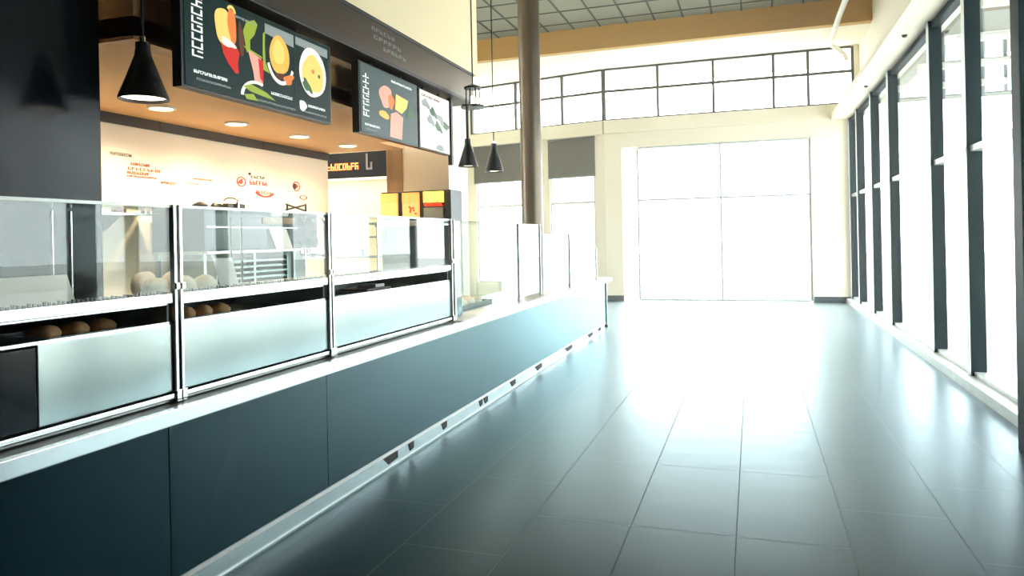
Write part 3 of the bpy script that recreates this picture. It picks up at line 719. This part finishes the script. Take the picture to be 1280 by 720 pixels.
# long dark oven / warmer
ov = empty('warming_oven', (-4.55, 5.65, 0.94), 'long dark grey warming oven on the back counter behind the middle case', 'oven')
MB().box(-4.85, KX, 4.84, 6.12, 1.50, 1.865, 0.012).build('hood', 'machine', ov)
MB().box(-4.85, KX + 0.012, 4.84, 6.12, 1.85, 1.872, 0.004).build('top_rail', 'steel', ov)
MB().box(KX, KX + 0.012, 4.86, 6.1, 1.695, 1.71, 0.003).build('mid_rail', 'steel', ov)
MB().box(-4.85, KX + 0.03, 4.84, 6.12, 1.475, 1.50, 0.004).build('shelf', 'steel', ov)
MB().box(KX, KX + 0.014, 5.58, 6.06, 1.74, 1.80, 0.003).build('control_strip', 'woodpil', ov)
for yy in (4.87, 5.5, 6.1):
    for xx in (-4.82, -4.34): MB().box(xx - .015, xx + .015, yy - .015, yy + .015, 0.94, 1.50).build('leg', 'steel_d', ov)
for k in range(5):
    tag(MB().box(-4.78, KX + 0.01, 5.02 + .03 * (k % 2), 5.85 + .04 * (k % 3), 1.20 + k * 0.05, 1.212 + k * 0.05, 0.004).build('baking_tray', 'steel_d'),
        'flat steel baking tray stacked under the warming oven, %s from the bottom' % WHICH[k], 'tray', 'baking trays under the oven')
for yy in (4.99, 5.97): MB().box(-4.79, KX - 0.01, yy - .008, yy + .008, 0.94, 1.44, .003).build('rack_side', 'steel_d', ov)
for k in range(5): MB().box(-4.78, KX, 4.99, 5.97, 1.193 + k * .05, 1.1995 + k * .05).build('rack_shelf', 'steel_d', ov)
pb = MB().poly([(KX + .016, 5.66, 1.69), (KX + .016, 5.92, 1.69), (KX + .05, 5.97, 1.50), (KX + .05, 5.72, 1.50)], (1, 0, 0.1), 0.003).build('paper_notice', 'paper')
tag(pb, 'white sheet of paper hanging on the front of the dark oven', 'paper')
# espresso machine
em = empty('coffee_machine', (-4.55, 6.34, 0.94), 'chrome coffee machine with pipes right of the dark oven', 'coffee machine')
MB().box(-4.85, KX - .06, 6.14, 6.56, 1.50, 1.86, 0.01).build('body', 'black', em)
MB().box(-4.85, KX + .012, 6.14, 6.56, 1.86, 1.872, .004).build('top_rail', 'steel', em)
MB().box(-4.85, KX + .02, 6.14, 6.58, 0.94, 1.02, 0.01).build('drip_base', 'steel', em)
MB().box(-4.85, KX - .2, 6.16, 6.54, 1.02, 1.50, 0.01).build('rear_body', 'steel_d', em)
for k, (yy, zz) in enumerate(((6.25, 1.78), (6.40, 1.78), (6.25, 1.66), (6.42, 1.65), (6.30, 1.57), (6.46, 1.56))):
    MB().tube((KX - .07, yy, zz), (KX - .0, yy, zz), 0.035, 18).build('boiler_knob', 'chrome', em, True)
MB().path([(KX - .02, 6.54, 1.84), (KX + .03, 6.56, 1.76), (KX + .03, 6.56, 1.20), (KX + .03, 6.53, 1.15)], 0.013, 10).build('steam_pipe', 'chrome', em, True)
MB().path([(KX - .02, 6.18, 1.56), (KX + .03, 6.2, 1.50), (KX + .03, 6.2, 1.30)], 0.011, 10).build('steam_pipe', 'chrome', em, True)
for yy in (6.28, 6.44):
    h_ = MB().tube((KX - .08, yy, 1.45), (KX - .08, yy, 1.50), 0.04, 18).build('group_head', 'chrome', em, True)
    MB().tube((KX - .07, yy, 1.44), (KX + .09, yy, 1.42), 0.013, 10).build('portafilter_handle', 'black', h_, True)
# folding stand on the machine
sd = empty('folding_stand', (-4.45, 6.2, 1.872), 'small black X shaped stand on top of the coffee machine', 'stand')
for a, b_ in (((-4.36, 6.03, 1.94), (-4.36, 6.34, 1.885)), ((-4.36, 6.03, 1.885), (-4.36, 6.36, 1.945))):
    MB().tube(a, b_, 0.009, 8).build('bar', 'black', sd)
MB().tube((-4.36, 6.36, 1.875), (-4.36, 6.36, 1.955), 0.010, 8).build('leg', 'black', sd)
MB().tube((-4.36, 6.05, 1.875), (-4.36, 6.05, 1.93), 0.010, 8).build('leg', 'black', sd)
# handled basket / bell on oven
kb = empty('handled_tin', (-4.42, 5.32, 1.872), 'dark square tin with a hooped chrome handle on top of the oven', 'tin')
MB().box(-4.48, -4.36, 5.20, 5.43, 1.872, 1.915, .006).build('tin_body', 'black', kb)
MB().path([(-4.42, 5.20 + .115 - .115 * math.cos(PI * k / 8), 1.91 + .06 * math.sin(PI * k / 8)) for k in range(9)], 0.007, 8).build('handle', 'chrome', kb, True)
MB().tube((-4.35, 5.31, 1.875), (-4.35, 5.31, 1.93), 0.018, 14).build('chrome_tap', 'chrome', kb, True)
for k, (yy, s_, lb) in enumerate(((4.93, 1.0, 'round black lid lying on the left end of the dark oven'), (5.10, .5, 'tiny dark pot on the oven left of the handled tin'))):
    tag(MB().lathe((-4.42, yy, 1.872), [(0, 0), (.06 * s_, 0), (.065 * s_, .02), (.03 * s_, .04), (.01, .045), (0, .05)], 20).build('pot_lid', 'black', None, True), lb, 'lid')
# shelf with little jars left, above glass line
sh = empty('wall_shelf', (-4.82, 4.2, 1.73), 'narrow steel wall shelf on the white kitchen wall left of the oven', 'shelf')
MB().box(-4.915, -4.68, 3.2, 4.75, 1.80, 1.82, .003).build('shelf_board', 'steel', sh)
for yy in (3.5, 4.4): MB().poly([(-4.915, yy, 1.80), (-4.72, yy, 1.80), (-4.915, yy, 1.66)], (0, 1, 0), .012).build('bracket', 'steel_d', sh)
for k, (yy, w, h_, lb) in enumerate(((4.42, .055, .05, 'flat dark tub on the wall shelf beside the navy pillar'), (4.66, .018, .07, 'small dark bottle on the wall shelf, right of the flat tub'), (4.72, .016, .06, 'smaller dark bottle at the right end of the wall shelf'))):
    r = empty('storage_jar', (-4.76, yy, 1.82), lb, 'jar', 'jars on the wall shelf')
    MB().lathe((-4.76, yy, 1.82), [(0, 0), (w, 0), (w, h_ * .7), (w * .7, h_ * .8)], 18).build('jar_body', 'brown' if k == 0 else 'rubber', r, True)
    MB().lathe((-4.76, yy, 1.82 + h_ * .8), [(w * .75, 0), (w * .75, h_ * .2), (0, h_ * .22)], 18).build('jar_lid', 'black', r, True)
# white upright cabinet behind nearest case (pale shapes)
fr = empty('upright_fridge', (-4.5, 3.2, 0), 'pale steel back bar cabinet behind the nearest display case', 'fridge')
# graphics on the white wall
WX = -4.918
def decal(name, mb, m_, label):
    return tag(mb.build(name, m_), label, 'wall lettering', None)
decal('wall_lettering', glyphs(MB(), 4.50, 4.72, 2.300, 2.325, WX, 11, False, 60), 'greyp', 'small grey line of lettering high on the white kitchen wall')
b = MB()
for k, (a, b_, z) in enumerate(((4.70, 4.90, 2.245), (4.67, 5.04, 2.205), (4.66, 4.90, 2.170))): glyphs(b, a, b_, z - .012, z + .012, WX, 9, False, 61 + k)
decal('wall_lettering', b, 'orange', 'block of three orange lettering lines on the kitchen wall')
b = MB(); glyphs(b, 4.66, 4.98, 2.135, 2.150, WX, 14, False, 64); glyphs(b, 5.02, 5.20, 2.098, 2.122, WX, 9, False, 65)
decal('wall_lettering', b, 'pink', 'thin red lettering lines below the orange block')
b = MB(); glyphs(b, 5.40, 5.66, 2.165, 2.180, WX, 12, False, 66); glyphs(b, 5.33, 5.5, 2.12, 2.13, WX, 9, False, 67)
decal('wall_lettering', b, 'orange', 'two faint orange lettering lines left of the red emblems')
def wring(y, z, r0, r1, m_, label, sy=1.0, fill=True):
    r = empty('wall_emblem', (WX, y, z - r1), label, 'emblem')
    MB().poly(ring_arc(y, z, r0, r1, 0, 2 * PI * .999, WX, sy, 1.0, 30), (1, 0, 0), .002).build('ring', m_, r)
    if fill:
        MB().poly(blob(y - .01, z, r0 * .7 * sy, r0 * .6, .4, seed=int(y * 9), x=WX, wob=.2), (1, 0, 0), .002).build('inner_mark', m_, r)
wring(6.07, 2.19, .040, .052, 'pink', 'round pale red emblem on the kitchen wall, left of the red words', 1.35)
b = MB(); glyphs(b, 6.22, 6.46, 2.238, 2.268, WX, 5, False, 70); b.poly(blob(6.20, 2.28, .02, .015, x=WX), (1, 0, 0), .002)
decal('wall_lettering', b, 'brown', 'short dark word above the red word on the kitchen wall')
b = MB(); glyphs(b, 6.20, 6.50, 2.17, 2.215, WX, 6, False, 71)
decal('wall_lettering', b, 'red', 'bold red word between two round emblems on the kitchen wall')
b = MB(); b.poly(ring_arc(6.44, 2.10, .04, .06, PI, 2 * PI, WX, 2.6, .9), (1, 0, 0), .002); glyphs(b, 6.30, 6.56, 2.08, 2.115, WX, 6, False, 72)
decal('wall_lettering', b, 'pink', 'curved red underline and small word below the bold red word')
wring(7.0, 2.20, .045, .057, 'pink', 'round red emblem with a dark centre at the right of the kitchen wall', 1.2)
MB().poly(blob(6.96, 2.20, .03, .03, x=WX + .002, wob=.2), (1, 0, 0), .002).build('dark_centre', 'brown', bpy.data.objects['wall_emblem.001'])
wring(7.13, 2.08, .018, .026, 'pink', 'small flat oval red mark below the right hand emblem', 3.0, False)

# wire shelving seen past the cases, against the end wall
ws = empty('wire_shelving', (-5.2, 8.75, 0), 'tall chrome wire shelving against the cream end wall', 'shelving')
for xx in (-5.85, -4.45):
    for yy in (8.5, 9.0): MB().tube((xx, yy, 0), (xx, yy, 1.95), 0.014, 10).build('upright', 'chrome', ws, True)
for z in (0.3, .95, 1.35, 1.62, 1.80):
    s_ = MB()
    for yy in (8.5, 9.0): s_.tube((-5.85, yy, z), (-4.45, yy, z), .010, 8)
    for k in range(9): s_.tube((-5.85, 8.5 + k * .0625, z + .005), (-4.45, 8.5 + k * .0625, z + .005), .004, 6)
    s_.build('wire_shelf', 'steel_d', ws)
MB().tube((-5.02, 8.6, 1.36), (-5.02, 8.6, 1.46), .03, 14).build('container', 'rubber', None, True)
o = bpy.data.objects['container']; o.name = 'small_canister'; tag(o, 'small dark canister on the chrome wire shelving', 'canister')
# black sign above
sg = empty('hanging_sign', (-5.2, 9.0, 2.46), 'black sign with lit orange lettering over the kitchen passage', 'sign')
MB().box(-6.3, -4.30, 9.0, 9.09, 2.47, 2.83, .005).build('sign_panel', 'sign', sg)
MB().box(-6.3, -4.30, 8.98, 9.09, 2.43, 2.465, .004).build('sign_ledge', 'cream', sg)
b = MB(); rnd = random.Random(8)
xx = -5.80
for k in range(8):
    w = .052; z0, z1 = 2.585, 2.68
    b.box(xx, xx + .014, 8.992, 9.0, z0, z1)
    for q in rnd.sample((0, .42, .84), 2): b.box(xx, xx + w, 8.992, 9.0, z0 + (z1 - z0) * q, z0 + (z1 - z0) * (q + .16))
    if k % 3: b.box(xx + w - .014, xx + w, 8.992, 9.0, z0, z0 + (z1 - z0) * (.5 if k % 2 else 1))
    xx += .066
b.build('orange_letters', 'sign_o', sg)
b = MB().box(-5.16, -5.13, 8.99, 9.0, 2.60, 2.80); b.box(-5.16, -5.06, 8.99, 9.0, 2.57, 2.60); b.box(-5.09, -5.06, 8.99, 9.0, 2.60, 2.68)
b.build('pale_mark', 'greyp', sg)

# drinks dispenser
dd = empty('drinks_dispenser', (-3.7, 7.7, 0), 'tall drinks dispenser with orange and yellow lit panels behind the far display case', 'drinks dispenser')
DF = 7.52
MB().box(-4.14, -3.25, DF + .03, 7.88, 0.0, 2.13, .01).build('cabinet', 'machine', dd)
MB().box(-4.13, -3.915, DF, DF + .03, 1.81, 2.11, .004).build('side_panel', 'd_amber', dd)
MB().box(-4.13, -3.915, DF - .005, DF, 2.01, 2.11, .002).build('orange_header', 'd_orange', dd)
MB().box(-3.85, -3.64, DF, DF + .03, 1.81, 2.11, .004).build('middle_panel', 'd_amber', dd)
MB().box(-3.85, -3.64, DF - .005, DF, 2.0, 2.11, .002).build('orange_header', 'd_orange', dd)
b = MB(); rnd = random.Random(77)
for k in range(9): b.ball((-3.76 + .10 * rnd.random(), DF, 1.83 + .12 * rnd.random()), .013, 8, (1, .3, 1))
b.build('berry_picture', 'd_red', dd)
MB().box(-3.58, -3.335, DF - .005, DF + .03, 1.99, 2.115, .004).build('yellow_header', 'd_yel', dd)
b = MB()
for k in range(6):
    cx = -3.55 + k * .037
    b.poly([(cx + .018 * math.cos(t), DF - .007, 1.972 + (.026 if k in (0, 4) else .018) * math.sin(t)) for t in [j * PI / 6 for j in range(12)]], (0, -1, 0), .004)
b.box(-3.555, -3.335, DF - .011, DF - .007, 1.947, 1.955)
b.build('red_script', 'd_red', dd)
MB().box(-3.58, -3.335, DF, DF + .03, 1.81, 1.93, .004).build('grey_panel', 'steel_d', dd)
MB().box(-4.14, -3.25, DF - .32, DF + .03, 1.06, 1.10, .005).build('drip_shelf', 'steel', dd)
for k in range(4):
    n_ = MB().tube((-4.01 + k * .21, DF - .12, 1.62), (-4.01 + k * .21, DF - .12, 1.73), .022, 12).build('nozzle', 'black', dd, True)
    MB().box(-4.03 + k * .21, -3.99 + k * .21, DF - .17, DF - .13, 1.55, 1.67, .004).build('lever', 'black', n_)
MB().box(-4.12, -3.27, DF - .17, DF + .03, 1.72, 1.78, .006).build('valve_housing', 'steel', dd)
# pale machine on the counter behind guard (grinder silhouette)
mb_ = empty('card_reader', (-2.85, 5.0, 1.301), 'small black scale with a white top on the deck of the farthest case', 'scale')
MB().box(-2.95, -2.72, 4.72, 5.1, 1.176, 1.20, .006).build('base', 'black', mb_)
MB().box(-2.92, -2.76, 4.92, 5.06, 1.20, 1.225, .006).build('pan', 'paper', mb_)
mb_.name = 'kitchen_scale'; mb_['label'] = 'small black kitchen scale with a white pan inside the farthest case'
bpy.data.objects.remove(fr)

# ------------------------------------------------------------------ light
wd = bpy.data.worlds.new('overcast_sky'); scn.world = wd; wd.use_nodes = True
bg = wd.node_tree.nodes['Background']; bg.inputs['Color'].default_value = (0.95, 0.98, 1.0, 1); bg.inputs['Strength'].default_value = 8.5

hz, nt, b = new_mat('added_glow_scatter'); nt.nodes.remove(b)
vs = nt.nodes.new('ShaderNodeVolumeScatter'); vs.inputs['Density'].default_value = HAZE; vs.inputs['Anisotropy'].default_value = 0.78  # scatter volume added to spread a glow around the bright windows
nt.links.new(vs.outputs['Volume'], nt.nodes['Material Output'].inputs['Volume']); M['haze'] = hz
if HAZE > 0:
    hb = MB().box(-10.9, 2.27, -2.9, 17.35, 0.001, CEIL - 0.02).build('added_glow_haze', 'haze'); hb['kind'] = 'stuff'; hb['label'] = 'thin added haze giving the glow around the far windows'; hb['category'] = 'haze'

def area(name, loc, rot, sx, sy, power=0, color=(1, 1, 1), portal=False):
    l = bpy.data.lights.new(name, 'AREA'); l.shape = 'RECTANGLE'; l.size = sx; l.size_y = sy; l.energy = power; l.color = color
    if portal: l.cycles.is_portal = True
    o = bpy.data.objects.new(name, l); COL.objects.link(o); o.location = loc; o.rotation_euler = rot; o['kind'] = 'helper'
    return o
area('portal_right', (XR + .3, 10.45, 2.08), (0, PI / 2, 0), 3.95, 13.7, portal=True)
area('portal_back', (-0.85, YB + .3, 1.9), (-PI / 2, 0, 0), 4.2, 3.7, portal=True)
area('portal_clerestory', (-0.8, YB + .3, 5.05), (-PI / 2, 0, 0), 5.6, 1.25, portal=True)
for k, (x, y) in enumerate(((-4.38, 3.6), (-4.38, 4.49), (-4.37, 5.34), (-4.33, 6.23), (-4.28, 7.06))):
    l = bpy.data.lights.new('downlight_beam', 'SPOT'); l.energy = 85; l.color = (1.0, 0.74, 0.45); l.spot_size = 2.6; l.spot_blend = .8; l.shadow_soft_size = .08
    o = bpy.data.objects.new('downlight_beam', l); COL.objects.link(o); o.location = (x, y, 2.61)
for (x, y, z, e) in ((-2.88, 2.84, 2.28, 14), (-2.6, 6.48, 2.29, 10), (-2.7, 7.5, 2.3, 10)):
    l = bpy.data.lights.new('pendant_beam', 'SPOT'); l.energy = e; l.color = (1.0, 0.82, 0.6); l.spot_size = 2.2; l.spot_blend = .6; l.shadow_soft_size = .07
    o = bpy.data.objects.new('pendant_beam', l); COL.objects.link(o); o.location = (x, y, z)
l = bpy.data.lights.new('passage_light', 'POINT'); l.energy = 22; l.color = (1, .8, .55); l.shadow_soft_size = .15
o = bpy.data.objects.new('passage_light', l); COL.objects.link(o); o.location = (-5.6, 8.4, 3.0)

# ------------------------------------------------------------------ camera
f, P, D = 900.0, 299.0, 0.02
yaw = math.atan(301.1 / f)
cam = bpy.data.cameras.new('camera'); cam.sensor_width = 36; cam.lens = f * 36 / 1280; cam.sensor_fit = 'HORIZONTAL'
co = bpy.data.objects.new('camera', cam); COL.objects.link(co); scn.camera = co
c_, s_ = math.cos(yaw), math.sin(yaw)
Fw = Vector((-s_, c_, 0)); R0 = Vector((c_, s_, 0)); U0 = Vector((0, 0, 1))
# roll: world right appears as (cosD,-sinD) in image (v down)
R = R0 * math.cos(D) - U0 * math.sin(D)
U = R0 * math.sin(D) + U0 * math.cos(D)
mw = Matrix((R, U, -Fw)).transposed().to_4x4()
mw.translation = Vector((0, 0, 1.55))
co.matrix_world = mw
dv = 360 - P
cam.shift_y = -dv / 1280
cam.clip_start = 0.05; cam.clip_end = 300

scn.view_settings.view_transform = 'Standard'; scn.view_settings.look = 'None'
scn.view_settings.gamma = 1.0; scn.view_settings.use_curve_mapping = False
scn.view_settings.exposure = 0.4
try:
    scn.cycles.use_denoising = True
    scn.cycles.max_bounces = 10; scn.cycles.transparent_max_bounces = 24; scn.cycles.diffuse_bounces = 5
    scn.cycles.sample_clamp_indirect = 6
except Exception: pass
